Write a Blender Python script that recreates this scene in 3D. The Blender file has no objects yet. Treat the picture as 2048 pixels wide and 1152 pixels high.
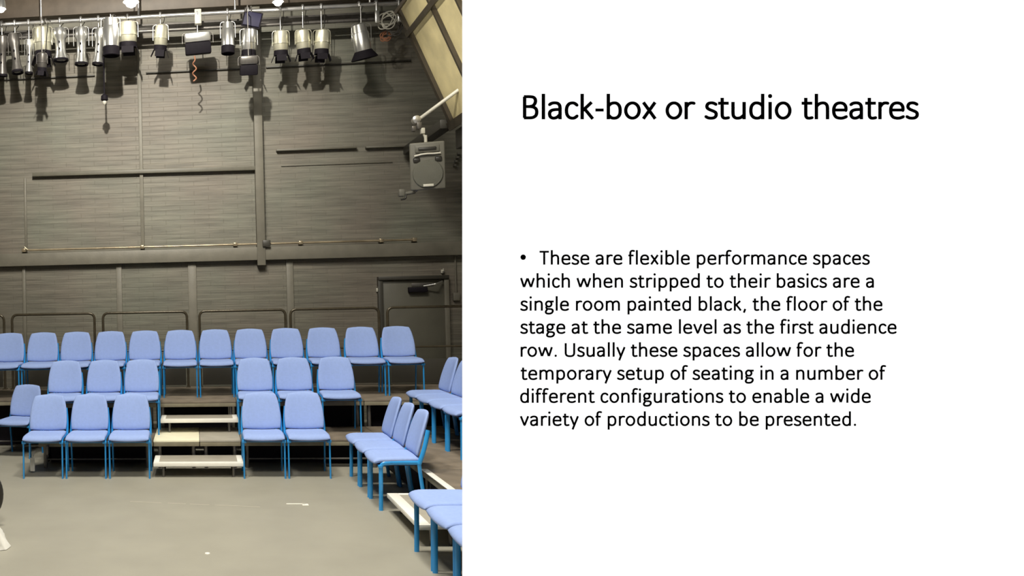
import bpy, bmesh, math, random
from mathutils import Vector, Matrix
random.seed(7)
C = bpy.context.scene.collection
SC = bpy.context.scene
PI = math.pi

# ---------------------------------------------------------------- camera
FPX, PPX, PPY, EYE = 1600.0, 244.0, 576.0, 1.88
YAW, PITCH, ROLL = math.radians(5.3), math.radians(1.01), 0.021
fw = Vector((-math.sin(YAW) * math.cos(PITCH), math.cos(YAW) * math.cos(PITCH), math.sin(PITCH)))
r0 = Vector((math.cos(YAW), math.sin(YAW), 0))
u0 = r0.cross(fw)
rt = math.cos(ROLL) * r0 - math.sin(ROLL) * u0
up = math.cos(ROLL) * u0 + math.sin(ROLL) * r0
cd = bpy.data.cameras.new('camera')
cam = bpy.data.objects.new('camera', cd)
C.objects.link(cam)
cam.matrix_world = Matrix(((rt.x, up.x, -fw.x, 0), (rt.y, up.y, -fw.y, 0), (rt.z, up.z, -fw.z, EYE), (0, 0, 0, 1)))
cd.sensor_fit = 'HORIZONTAL'
cd.sensor_width = 36.0
cd.lens = FPX / 2048.0 * 36.0
cd.shift_x = (1024.0 - PPX) / 2048.0
cd.shift_y = 0.0
cd.clip_start = 0.05
SC.camera = cam
CAM = Vector((0, 0, EYE))

SC.view_settings.view_transform = 'Standard'
SC.view_settings.look = 'None'
SC.view_settings.exposure = 0.0
SC.view_settings.gamma = 1.0
SC.view_settings.use_curve_mapping = False

w = bpy.data.worlds.new('world')
SC.world = w
w.use_nodes = True
w.node_tree.nodes['Background'].inputs[0].default_value = (1, .93, .82, 1)
w.node_tree.nodes['Background'].inputs[1].default_value = 0.15


def area(name, loc, target, size, energy, col=(1, .93, .82), spread=180, sy=None):
    l = bpy.data.lights.new(name, 'AREA')
    l.energy = energy
    l.size = size
    l.color = col
    l.spread = math.radians(spread)
    if sy:
        l.shape = 'RECTANGLE'
        l.size_y = sy
    o = bpy.data.objects.new(name, l)
    C.objects.link(o)
    o.location = loc
    o.rotation_euler = (Vector(target) - Vector(loc)).to_track_quat('-Z', 'Y').to_euler()
    return o


WARM = (1, .945, .825)


def spot(name, loc, target, size, energy, angle, blend=1.0, col=WARM):
    l = bpy.data.lights.new(name, 'SPOT')
    l.energy = energy
    l.color = col
    l.shadow_soft_size = size
    l.spot_size = math.radians(angle)
    l.spot_blend = blend
    o = bpy.data.objects.new(name, l)
    C.objects.link(o)
    o.location = loc
    o.rotation_euler = (Vector(target) - Vector(loc)).to_track_quat('-Z', 'Y').to_euler()
    return o


spot('wall_wash_light', (-.7, 4.6, 7.55), (-.8, 12.6, 5.5), .09, 3600, 58)
area('house_light', (-1.3, 5.8, 8.2), (-1.0, 7.3, 0), 1.2, 205, WARM, 125)
area('house_light', (.7, 5.6, 8.2), (1.6, 7.2, 0), 1.0, 210, WARM, 125)
area('house_light', (-.3, .8, 8.2), (0, 5.0, 0), 1.6, 195, WARM, 125)
spot('added_slope_light', (-.6, 5.6, 5.4), (3.05, 8.9, 5.15), .2, 950, 30, .6)  # unseen spot added to brighten the roof slope boards


def ray(px, py):
    return (fw + rt * ((px - PPX) / FPX) + up * ((PPY - py) / FPX))


def W(px, py, Y):            # the point of the vertical plane y = Y seen at a pixel of the photograph
    d = ray(px, py)
    return CAM + d * (Y / d.y)


def Z(px, py, z=0.0):        # the point of the level plane at height z
    d = ray(px, py)
    return CAM + d * ((z - EYE) / d.z)


# ---------------------------------------------------------------- materials
def mat(name, col, rough=.6, metal=0.0, var=.0, scale=20., bump=0.0, bscale=80., emis=None, spec=.5, coat=0.0):
    m = bpy.data.materials.new(name)
    m.use_nodes = True
    nt = m.node_tree
    b = nt.nodes['Principled BSDF']
    b.inputs['Roughness'].default_value = rough
    b.inputs['Metallic'].default_value = metal
    b.inputs['Specular IOR Level'].default_value = spec
    b.inputs['Base Color'].default_value = (*col, 1)
    b.inputs['Coat Weight'].default_value = coat
    tc = nt.nodes.new('ShaderNodeTexCoord')
    if var > 0:
        n = nt.nodes.new('ShaderNodeTexNoise')
        n.inputs['Scale'].default_value = scale
        n.inputs['Detail'].default_value = 5
        nt.links.new(tc.outputs['Object'], n.inputs['Vector'])
        r = nt.nodes.new('ShaderNodeValToRGB')
        r.color_ramp.elements[0].position = .3
        r.color_ramp.elements[1].position = .7
        r.color_ramp.elements[0].color = (*[c * (1 - var) for c in col], 1)
        r.color_ramp.elements[1].color = (*[min(1, c * (1 + var)) for c in col], 1)
        nt.links.new(n.outputs['Fac'], r.inputs['Fac'])
        nt.links.new(r.outputs['Color'], b.inputs['Base Color'])
    if bump > 0:
        n2 = nt.nodes.new('ShaderNodeTexNoise')
        n2.inputs['Scale'].default_value = bscale
        n2.inputs['Detail'].default_value = 3
        nt.links.new(tc.outputs['Object'], n2.inputs['Vector'])
        bp = nt.nodes.new('ShaderNodeBump')
        bp.inputs['Strength'].default_value = bump
        bp.inputs['Distance'].default_value = .01
        nt.links.new(n2.outputs['Fac'], bp.inputs['Height'])
        nt.links.new(bp.outputs['Normal'], b.inputs['Normal'])
    if emis:
        b.inputs['Emission Color'].default_value = (*emis[:3], 1)
        b.inputs['Emission Strength'].default_value = emis[3]
    return m


def s2l(*c):
    return tuple(((v / 255) / 12.92 if v <= 10 else (((v / 255) + .055) / 1.055) ** 2.4) for v in c)


def brick_mat():
    m = bpy.data.materials.new('painted_brick')
    m.use_nodes = True
    nt = m.node_tree
    N, L = nt.nodes, nt.links
    b = N['Principled BSDF']
    b.inputs['Roughness'].default_value = .55
    tc = N.new('ShaderNodeTexCoord')
    sp = N.new('ShaderNodeSeparateXYZ')
    L.new(tc.outputs['Object'], sp.inputs[0])
    cb = N.new('ShaderNodeCombineXYZ')
    ad = N.new('ShaderNodeMath')
    ad.operation = 'ADD'
    L.new(sp.outputs['X'], ad.inputs[0])
    L.new(sp.outputs['Y'], ad.inputs[1])
    L.new(ad.outputs[0], cb.inputs['X'])
    L.new(sp.outputs['Z'], cb.inputs['Y'])
    br = N.new('ShaderNodeTexBrick')
    br.inputs['Scale'].default_value = 1.0
    br.inputs['Mortar Size'].default_value = .006
    br.inputs['Mortar Smooth'].default_value = .6
    br.inputs['Brick Width'].default_value = .45
    br.inputs['Row Height'].default_value = .075
    br.inputs['Color1'].default_value = (.178, .168, .141, 1)
    br.inputs['Color2'].default_value = (.164, .155, .130, 1)
    br.inputs['Mortar'].default_value = (.153, .144, .120, 1)
    L.new(cb.outputs[0], br.inputs['Vector'])
    # long uneven paint streaks that follow the courses
    mp = N.new('ShaderNodeMapping')
    mp.inputs['Scale'].default_value = (1.0, 1.0, 17)
    L.new(tc.outputs['Object'], mp.inputs['Vector'])
    n = N.new('ShaderNodeTexNoise')
    n.inputs['Scale'].default_value = 1.4
    n.inputs['Detail'].default_value = 5
    n.inputs['Roughness'].default_value = .65
    L.new(mp.outputs[0], n.inputs['Vector'])
    rp = N.new('ShaderNodeValToRGB')
    rp.color_ramp.elements[0].position = .33
    rp.color_ramp.elements[1].position = .72
    rp.color_ramp.elements[0].color = (.74, .74, .73, 1)
    rp.color_ramp.elements[1].color = (1.32, 1.32, 1.30, 1)
    L.new(n.outputs['Fac'], rp.inputs['Fac'])
    mx = N.new('ShaderNodeMix')
    mx.data_type = 'RGBA'
    mx.blend_type = 'MULTIPLY'
    mx.inputs[0].default_value = 1
    L.new(br.outputs['Color'], mx.inputs[6])
    L.new(rp.outputs['Color'], mx.inputs[7])
    # faint coloured stains, blotchy
    n2 = N.new('ShaderNodeTexNoise')
    n2.inputs['Scale'].default_value = .9
    n2.inputs['Detail'].default_value = 3
    L.new(tc.outputs['Object'], n2.inputs['Vector'])
    rp2 = N.new('ShaderNodeValToRGB')
    e = rp2.color_ramp.elements
    e[0].position = .35
    e[0].color = (1.02, .95, .93, 1)
    e[1].position = .65
    e[1].color = (.96, 1.02, .97, 1)
    L.new(n2.outputs['Fac'], rp2.inputs['Fac'])
    mx2 = N.new('ShaderNodeMix')
    mx2.data_type = 'RGBA'
    mx2.blend_type = 'MULTIPLY'
    mx2.inputs[0].default_value = 1
    L.new(mx.outputs[2], mx2.inputs[6])
    L.new(rp2.outputs['Color'], mx2.inputs[7])
    L.new(mx2.outputs[2], b.inputs['Base Color'])
    sb = N.new('ShaderNodeMath')
    sb.operation = 'SUBTRACT'
    sb.inputs[0].default_value = 1
    L.new(br.outputs['Fac'], sb.inputs[1])
    a2 = N.new('ShaderNodeMath')
    a2.operation = 'MULTIPLY_ADD'
    a2.inputs[1].default_value = .8
    L.new(n.outputs['Fac'], a2.inputs[0])
    L.new(sb.outputs[0], a2.inputs[2])
    bp = N.new('ShaderNodeBump')
    bp.inputs['Strength'].default_value = .3
    bp.inputs['Distance'].default_value = .012
    L.new(a2.outputs[0], bp.inputs['Height'])
    L.new(bp.outputs['Normal'], b.inputs['Normal'])
    return m


M = {}
M['brick'] = brick_mat()
M['trim'] = mat('painted_concrete', (.175, .163, .130), .5, var=.10, scale=6, bump=.15, bscale=30)
M['ledge'] = mat('painted_ledge', (.13, .122, .095), .5, var=.1, scale=8)
M['rusty'] = mat('worn_conduit', (.34, .28, .19), .3, .5, var=.3, scale=5)
M['wood'] = mat('brown_timber', (.11, .085, .062), .5, var=.2, scale=6)
M['floor'] = mat('studio_floor', (.318, .304, .252), .55, var=.055, scale=2.2, bump=.05, bscale=40)
M['ceil'] = mat('black_ceiling', (.06, .055, .05), .8)
M['fabric'] = mat('blue_fabric', s2l(150, 172, 224), .85, var=.04, scale=40, bump=.12, bscale=400, spec=.2)
M['frame'] = mat('azure_enamel', s2l(46, 150, 222), .3, var=.03, scale=10, coat=.3)
M['under'] = mat('seat_underside', (.05, .06, .12), .6)
M['deckd'] = mat('dark_board', (.15, .125, .095), .6, var=.25, scale=7, bump=.1, bscale=60)
M['deckp'] = mat('pale_board', (.86, .82, .62), .5, var=.05, scale=6)
M['deckg'] = mat('grey_board', (.40, .37, .31), .5, var=.10, scale=6)
M['decktan'] = mat('tan_board', (.20, .165, .125), .6, var=.2, scale=6)
M['edge'] = mat('deck_edge', (.24, .215, .15), .5, var=.15, scale=9)
M['white'] = mat('white_nosing', (.92, .90, .83), .4, var=.02, scale=15)
M['steel'] = mat('dull_steel', (.16, .15, .14), .4, .6, var=.1, scale=30)
M['blackm'] = mat('black_metal', (.011, .009, .013), .7, .0, spec=.15, var=.1, scale=30)
M['rail'] = mat('rail_paint', (.09, .075, .05), .25, .35, var=.2, scale=10)
M['silver'] = mat('silver_lantern', (.78, .78, .76), .28, .85, var=.06, scale=12)
M['cream'] = mat('cream_lantern', (.72, .70, .56), .35, .6, var=.08, scale=12)
M['pipe'] = mat('scaffold_pipe', (.62, .61, .60), .3, .8, var=.12, scale=6)
M['lens'] = mat('lens_glass', (.05, .05, .07), .08, 0, coat=.5)
M['blue'] = mat('blue_gel', (.010, .008, .042), .6)
M['orange'] = mat('orange_cable', (.36, .16, .09), .5)
M['paper'] = mat('white_paper', (.86, .85, .80), .7, var=.03, scale=10)
M['rubber'] = mat('black_rubber', (.03, .028, .024), .4)
M['door'] = mat('door_paint', (.105, .100, .078), .45, var=.08, scale=5)
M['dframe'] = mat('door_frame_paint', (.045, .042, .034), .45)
M['spk'] = mat('speaker_plastic', (.14, .135, .112), .5, var=.06, scale=20)
M['grille'] = mat('speaker_grille', (.13, .13, .105), .5, .2, bump=.5, bscale=300)
M['plaster'] = mat('cream_board', s2l(222, 208, 160), .6, var=.18, scale=3.0, bump=.1, bscale=15)
M['dbar'] = mat('dark_batten', (.045, .035, .022), .5, var=.2, scale=8)
M['bulb'] = mat('lamp_face', (1, 1, 1), .4, emis=(1, .95, .84, 14))
M['page'] = mat('page_face', (0, 0, 0), .9, emis=(1, 1, 1, 1.03), spec=0)  # added glow that keeps the slide's text half plain white
M['letters'] = mat('black_letters', (.0005, .0005, .0005), .9, spec=0)
M['casing'] = mat('page_casing', (.75, .75, .75), .5)
M['badge'] = mat('pale_badge', (.62, .60, .52), .4)
M['chalk'] = mat('white_tape', (.82, .80, .72), .6)
M['scuff'] = mat('pale_scuff', (.52, .49, .41), .6)


# ---------------------------------------------------------------- mesh helpers
def make(name, bm, m, parent=None, smooth=True, ang=40):
    me = bpy.data.meshes.new(name)
    bmesh.ops.recalc_face_normals(bm, faces=bm.faces)
    bm.to_mesh(me)
    bm.free()
    me.materials.append(M[m] if isinstance(m, str) else m)
    if smooth:
        for p in me.polygons:
            p.use_smooth = True
        try:
            me.set_sharp_from_angle(angle=math.radians(ang))
        except Exception:
            pass
    o = bpy.data.objects.new(name, me)
    C.objects.link(o)
    if parent:
        o.parent = parent
    return o


def tag(o, label, cat, group=None, kind=None):
    o['label'] = label
    o['category'] = cat
    if group:
        o['group'] = group
    if kind:
        o['kind'] = kind
    return o


def empty(name, loc=(0, 0, 0), rz=0.0):
    o = bpy.data.objects.new(name, None)
    o.empty_display_size = .05
    C.objects.link(o)
    o.location = loc
    o.rotation_euler = (0, 0, rz)
    return o


def struct(name, bm, m, parent=None, **k):
    o = make(name, bm, m, parent, **k)
    if not parent:
        o['kind'] = 'structure'
    return o


def copy_tree(o, parent=None):
    c = o.copy()
    C.objects.link(c)
    c.parent = parent
    for ch in list(o.children):
        copy_tree(ch, c)
    return c


def nb():
    return bmesh.new()


def box(bm, x0, x1, y0, y1, z0, z1, bev=0.0, mtx=None):
    r = bmesh.ops.create_cube(bm, size=1.0)
    vs = r['verts']
    for v in vs:
        v.co = Vector(((x0 + x1) / 2 + v.co.x * (x1 - x0), (y0 + y1) / 2 + v.co.y * (y1 - y0), (z0 + z1) / 2 + v.co.z * (z1 - z0)))
    if bev > 0:
        es = list({e for v in vs for e in v.link_edges})
        g = bmesh.ops.bevel(bm, geom=es, offset=bev, segments=2, profile=.5, affect='EDGES')
        vs = list({v for f in g['faces'] for v in f.verts} | {v for v in vs if v.is_valid})
    if mtx:
        for v in vs:
            if v.is_valid:
                v.co = mtx @ v.co
    return bm


def sweep(bm, pts, a, b=None, bn=None, n=10, cap=True):
    """tube along pts; a = half size across bn, b = half size along bn (the binormal)"""
    pts = [Vector(p) for p in pts]
    b = a if b is None else b
    rings = []
    for i, p in enumerate(pts):
        if i == 0:
            t = pts[1] - p
        elif i == len(pts) - 1:
            t = p - pts[i - 1]
        else:
            t = (pts[i + 1] - p).normalized() + (p - pts[i - 1]).normalized()
        t.normalize()
        if bn is not None:
            B = Vector(bn)
            B = (B - t * B.dot(t)).normalized()
        else:
            if i == 0:
                h = Vector((0, 0, 1)) if abs(t.z) < .9 else Vector((1, 0, 0))
                B = (h - t * h.dot(t)).normalized()
            else:
                B = (B0 - t * B0.dot(t)).normalized()
        B0 = B
        Nn = t.cross(B).normalized()
        aa = a[i] if isinstance(a, (list, tuple)) else a
        bb = b[i] if isinstance(b, (list, tuple)) else b
        rings.append([bm.verts.new(p + Nn * (math.cos(q) * aa) + B * (math.sin(q) * bb)) for q in [2 * PI * k / n for k in range(n)]])
    for i in range(len(rings) - 1):
        for k in range(n):
            bm.faces.new((rings[i][k], rings[i][(k + 1) % n], rings[i + 1][(k + 1) % n], rings[i + 1][k]))
    if cap:
        bm.faces.new(rings[0])
        bm.faces.new(rings[-1])
    return bm


def lathe(bm, prof, n=24, mtx=None, cap=(True, True)):
    """prof = [(r, z)] about z"""
    rings = []
    for r, z in prof:
        ring = []
        for k in range(n):
            v = Vector((r * math.cos(2 * PI * k / n), r * math.sin(2 * PI * k / n), z))
            ring.append(bm.verts.new(mtx @ v if mtx else v))
        rings.append(ring)
    for i in range(len(rings) - 1):
        for k in range(n):
            bm.faces.new((rings[i][k], rings[i][(k + 1) % n], rings[i + 1][(k + 1) % n], rings[i + 1][k]))
    if cap[0]:
        bm.faces.new(rings[0])
    if cap[1]:
        bm.faces.new(rings[-1])
    return bm


def bend(pts, r=.05, n=5):
    """rounds the inner corners of a polyline"""
    pts = [Vector(p) for p in pts]
    out = [pts[0]]
    for i in range(1, len(pts) - 1):
        a, b, c = pts[i - 1], pts[i], pts[i + 1]
        rr = min(r, (a - b).length * .49, (c - b).length * .49)
        p, q = b + (a - b).normalized() * rr, b + (c - b).normalized() * rr
        for k in range(n + 1):
            t = k / n
            out.append(p * (1 - t) ** 2 + b * (2 * t * (1 - t)) + q * t * t)
    out.append(pts[-1])
    return out


def pad(f, nu=18, nv=18, pw=12.0, c=.30):
    """cushion: f(x, y, s, side) gives the point; s is the relative thickness there"""
    bm = nb()
    g = {}
    for side in (1, -1):
        for i in range(nu + 1):
            for j in range(nv + 1):
                u = -math.cos(PI * i / nu)
                v = -math.cos(PI * j / nv)
                if side == -1 and (i in (0, nu) or j in (0, nv)):
                    g[side, i, j] = g[1, i, j]
                    continue
                s = math.sqrt(max(0, 1 - abs(u) ** pw)) * math.sqrt(max(0, 1 - abs(v) ** pw))
                x = u * math.sqrt(1 - c * v * v / 2) if True else u
                y = v * math.sqrt(1 - c * u * u / 2)
                g[side, i, j] = bm.verts.new(f(x, y, s, side))
    for side in (1, -1):
        for i in range(nu):
            for j in range(nv):
                q = [g[side, i, j], g[side, i + 1, j], g[side, i + 1, j + 1], g[side, i, j + 1]]
                bm.faces.new(q if side == 1 else q[::-1])
    return bm


# ---------------------------------------------------------------- the room
XL, XR, YF, YB, ZC = -6.2, 4.36, -2.6, 12.6, 8.7
struct('floor', box(nb(), XL - .2, XR + .2, YF - .2, YB + .2, -.2, 0), 'floor', smooth=False)
struct('wall_back', box(nb(), XL - .2, XR + .2, YB, YB + .2, 0, ZC), 'brick', smooth=False)
struct('wall_left', box(nb(), XL - .2, XL, YF, YB, 0, ZC), 'brick', smooth=False)
struct('wall_right', box(nb(), XR, XR + .2, YF, YB, 0, ZC), 'brick', smooth=False)
struct('wall_front', box(nb(), XL - .2, XR + .2, YF - .2, YF, 0, ZC), 'brick', smooth=False)
struct('ceiling', box(nb(), XL - .2, XR + .2, YF - .2, YB + .2, ZC, ZC + .2), 'ceil', smooth=False)


def wallstrip(n, pts, y0, m):
    """a straight member fixed to the back wall between two points of the wall (x, z), with a height"""
    (xa, za), (xb, zb), h = pts
    bm = nb()
    L = math.hypot(xb - xa, zb - za)
    a = math.atan2(zb - za, xb - xa)
    mt = Matrix.Translation((xa, 0, za)) @ Matrix.Rotation(-a, 4, 'Y')
    box(bm, 0, L, y0, YB + .01, -h / 2, h / 2, .004, mt)
    return struct('trim_%d' % n, bm, m)


def wp(px, py):
    p = W(px, py, YB)
    return (p.x, p.z)


bz = (wp(0, 511)[1] + wp(900, 489)[1]) / 2
wallstrip(1, ((XL, 2.585), (XR, 2.585), .20), YB - .13, 'trim')            # concrete band
x500 = wp(525, 300)[0]
z5 = wp(531, 531)[1]
wallstrip(2, ((wp(521, 500)[0], z5), (wp(521, 500)[0], ZC), .125), YB - .16, 'trim')
wallstrip(3, ((wp(282, 300)[0], 2.69), (wp(282, 300)[0], 5.85), .055), YB - .05, 'trim')
wallstrip(4, ((wp(67, 351)[0], wp(67, 351)[1]), (wp(512, 341)[0], wp(290, 346)[1]), .06), YB - .10, 'ledge')
wallstrip(5, ((wp(552, 301)[0], wp(640, 299)[1]), (wp(712, 297)[0], wp(640, 299)[1]), .028), YB - .09, 'ledge')
wallstrip(6, ((wp(730, 296)[0], wp(770, 295)[1]), (wp(880, 292)[0], wp(770, 295)[1]), .028), YB - .09, 'ledge')
zt = wp(400, 142)[1]
wallstrip(7, ((XL, zt), (wp(190, 150)[0], zt), .02), YB - .045, 'dframe')
wallstrip(8, ((wp(292, 145)[0], zt), (wp(510, 140)[0], zt), .02), YB - .045, 'dframe')
wallstrip(9, ((wp(532, 140)[0], zt), (wp(822, 140)[0], zt), .02), YB - .045, 'dframe')
wallstrip(10, ((XL, wp(400, 4)[1]), (XR, wp(400, 4)[1]), .34), YB - .22, 'wood')   # timber plate under the roof
for k, (px, wd) in enumerate(((49, .05), (239, .085), (385, .13), (580, .105))):
    x = wp(px, 580)[0]
    wallstrip(11 + k, ((x, 0), (x, 2.48), wd), YB - .035, 'trim')
wallstrip(15, ((wp(52, 450)[0], 2.70), (wp(52, 450)[0], 3.9), .035), YB - .03, 'trim')
z9 = wp(600, 331)[1]
wallstrip(16, ((wp(562, 331)[0], z9), (wp(785, 331)[0], z9), .014), YB - .02, 'ledge')

# conduit that runs along the concrete band
bm = nb()
za = 2.735
xa, xb, xm = wp(58, 498)[0], wp(826, 478)[0], wp(531, 488)[0]
sweep(bm, bend([(xa - .05, YB - .1, za + .05), (xa, YB - .1, za), (xb, YB - .1, za)], .03), .017)
o = empty('conduit', (0, 0, 0))
make('pipe', bm, 'rusty', o)
for px in (50, 285, 470, 600, 760, 826):
    b2 = nb()
    x = wp(px, 490)[0]
    box(b2, x - .03, x + .03, YB - .125, YB - .001, za - .028, za + .028, .006)
    make('pipe_clip', b2, 'rusty', o)
tag(o, 'long brassy conduit pipe running along the top of the concrete wall band', 'pipe')
bm = nb()
box(bm, xm - .06, xm + .06, YB - .20, YB - .16, za - .05, za + .05, .01)
tag(make('junction_box', bm, 'dframe'), 'small black junction box where the broad pillar strip meets the conduit', 'junction box')

# thin conduit and box at the right of the door
x = wp(910, 550)[0]
o = empty('cable_drop', (x, YB, 0))
make('conduit', sweep(nb(), [(0, -.03, wp(910, 500)[1]), (0, -.03, wp(910, 590)[1])], .012), 'trim', o)
zb = wp(912, 592)[1]
make('switch_box', box(nb(), -.05, .05, -.06, 0, zb - .07, zb + .05, .008), 'trim', o)
tag(o, 'thin vertical conduit ending in a small grey switch box beside the door', 'switch')

# door in the back wall
dx0, dx1 = wp(764, 600)[0], wp(886, 600)[0]
dzt = wp(825, 560)[1]
d = empty('door_1', ((dx0 + dx1) / 2, YB, 0))
d['kind'] = 'structure'
hw = (dx1 - dx0) / 2
make('door_leaf', box(nb(), -hw, hw, -.05, -.004, 0.01, dzt, .004), 'door', d)
for s in (-1, 1):
    make('door_frame', box(nb(), min(s * hw, s * (hw + .07)), max(s * hw, s * (hw + .07)), -.09, -.002, 0, dzt + .005, .005), 'dframe' if s < 0 else 'trim', d)
make('door_frame', box(nb(), -hw - .07, hw + .07, -.11, -.002, dzt + .005, dzt + .06, .005), 'dframe', d)
cl = make('door_closer', box(nb(), -.08, .20, -.13, -.05, dzt - .19, dzt - .11, .012), 'blackm', d)
make('closer_arm', sweep(nb(), bend([(.14, -.12, dzt - .10), (.30, -.2, dzt - .07), (.42, -.1, dzt - .03)], .02), .012), 'silver', cl)
make('door_plate', box(nb(), -.02, .3, -.058, -.05, dzt - .10, dzt - .05, .003), 'steel', d)
# small fixings on the wall next to the door frame
for px, py, s, lab in ((755, 580, .05, 'small pale metal bracket at the left of the door frame'),
                       (836, 505, .05, 'small pale fitting on the wall under the end of the conduit'),
                       (884, 543, .045, 'small pale hook above the right corner of the door')):
    x, z = wp(px, py)
    bm = nb()
    box(bm, x - s * .5, x + s * .5, YB - .04, YB - .001, z - s * .6, z + s * .6, .008)
    sweep(bm, bend([(x, YB - .03, z), (x, YB - .07, z), (x, YB - .07, z + s)], .01), .008)
    tag(make('wall_bracket', bm, 'badge'), lab, 'bracket')


# ---------------------------------------------------------------- chairs
CHAIRHALF = .212


def make_chair():
    root = empty('padded_chair')

    def fseat(x, y, s, side):
        yy = .155 + y * .215
        t = (y + 1) / 2
        wdt = .222 - .012 * t
        z = .430 + .008 * (x * x) - .020 * max(0, (.22 - t) / .22) ** 2 + .004 * t
        return Vector((x * wdt, yy, z + (s * .028 if side > 0 else -s * .024)))
    make('seat', pad(fseat, c=.16), 'fabric', root, ang=180)

    def fback(x, y, s, side):
        t = (y + 1) / 2
        z = .462 + t * .390
        wdt = (.220 - .038 * t ** 1.5) * (1 - .11 * max(0, y) ** 7)
        base = .345 + .105 * t + .015 * t * t
        cup = -.030 * (x * x)
        return Vector((x * wdt, base + cup + (-s * .024 if side > 0 else s * .018), z))
    make('backrest', pad(fback, c=.30, pw=8), 'fabric', root, ang=180)
    make('seat_pan', box(nb(), -.185, .185, -.02, .33, .388, .405, .004), 'under', root)
    for s in (-1, 1):
        x = s * CHAIRHALF
        bn = (1, 0, 0)
        make('leg', sweep(nb(), bend([(x, .0, 0), (x, .005, .20), (x, .008, .412), (x, .10, .418)], .055, 6), .018, .0095, bn), 'frame', root)
        make('leg', sweep(nb(), bend([(x, .385, 0), (x, .345, .30), (x, .335, .414)], .1, 5), .017, .0095, bn), 'frame', root)
        make('seat_rail', sweep(nb(), [(x, .095, .418), (x, .2, .419), (x, .345, .418)], .018, .0095, bn), 'frame', root)
        make('back_upright', sweep(nb(), bend([(x, .335, .405), (x * .995, .388, .55), (x * .91, .424, .70)], .1, 5), .020, .015, bn), 'frame', root)
    fb = make('cross_bar', sweep(nb(), [(-CHAIRHALF, .02, .385), (CHAIRHALF, .02, .385)], .009, n=8), 'frame', root)
    make('cross_bar', sweep(nb(), [(-CHAIRHALF, .33, .40), (CHAIRHALF, .33, .40)], .009, n=8), 'frame', root)
    for s in (-1, 1):
        make('linking_clip', box(nb(), s * .205 - .022, s * .205 + .022, -.015, .02, .372, .40, .004), 'frame', fb)
    return root


ORD = ['first', 'second', 'third', 'fourth', 'fifth', 'sixth', 'seventh', 'eighth', 'ninth', 'tenth', 'eleventh', 'twelfth']
proto = make_chair()
used = [False]


def chair(x, y, z, rz, label, group):
    if not used[0]:
        o = proto
        used[0] = True
    else:
        o = copy_tree(proto)
    o.location = (x, y, z)
    o.rotation_euler = (0, 0, rz)
    tag(o, label, 'chair', group)
    return o


D1, D2 = .32, .64
# front row, on the floor: x from the middle of each seat front
R1Y, R2Y, R3Y = 8.52, 9.38, 10.30
for i, px in enumerate((85, 171, 258)):
    p = W(px, 880, R1Y)
    chair(p.x, R1Y, 0, random.uniform(-.012, .012), 'blue padded chair left of the steps, %s from the left in the front row' % ORD[i], 'front row chairs left of the steps')
for i, px in enumerate((528, 618)):
    p = W(px, 880, R1Y)
    chair(p.x, R1Y, 0, random.uniform(-.012, .012), 'blue padded chair right of the steps in the front row, the one %s' % ('beside the steps' if i == 0 else 'away from them'), 'front row chairs right of the steps')
for i, px in enumerate((121, 201, 280)):
    p = W(px, 795, R2Y)
    chair(p.x, R2Y, D1, random.uniform(-.01, .01), 'blue padded chair left of the steps, %s from the left in the middle row' % ORD[i], 'middle row chairs left of the steps')
for i, px in enumerate((514, 596, 683)):
    p = W(px, 795, R2Y)
    chair(p.x, R2Y, D1, random.uniform(-.01, .01), 'blue padded chair right of the steps, %s from the steps in the middle row' % ORD[i], 'middle row chairs right of the steps')
for i, px in enumerate((5, 75, 145, 215, 286, 360, 433, 505, 580, 657, 735, 812)):
    p = W(px, 722, R3Y)
    chair(p.x, R3Y, D2, random.uniform(-.01, .01), 'blue padded chair on the upper platform, %s from the left in the back row' % ORD[i], 'back row chairs')

# chairs standing on the floor at the far left
p = W(27, 850, 9.66)
chair(p.x, 9.66, 0, math.radians(-13), 'blue padded chair on the floor behind the left end of the front row', 'chairs at the left edge')
chair(p.x - .57, 9.55, 0, math.radians(-4), 'blue padded chair cut off by the left edge, only its side showing', 'chairs at the left edge')

# bank of chairs on the right that faces the acting area
HP = -PI / 2
GX = 1.575
for i, y in enumerate((8.40, 7.93, 7.455)):
    chair(GX, y, 0, HP + random.uniform(-.01, .01), ('blue padded chair facing left, farthest of the three on the floor beyond the side step', 'blue padded chair facing left, between the two others beyond the side step', 'blue padded chair facing left, nearest of the three on the floor beyond the side step')[i], 'floor chairs of the right bank beyond the side step')
for i, y in enumerate((5.875, 5.41, 4.945)):
    chair(GX - .005, y, 0, HP + random.uniform(-.01, .01), ('blue padded chair facing left, just this side of the white edged side step', 'blue padded chair facing left, half cut off at the lower right', 'blue padded chair at the lower right corner, only its seat front showing')[i], 'floor chairs of the right bank in front of the side step')
for i, y in enumerate((9.46, 9.00, 8.54, 8.07)):
    chair(2.47, y, D1, HP + random.uniform(-.01, .01), 'blue padded chair facing left on the right platform, %s from the back wall' % ORD[i], 'platform chairs of the right bank')


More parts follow.
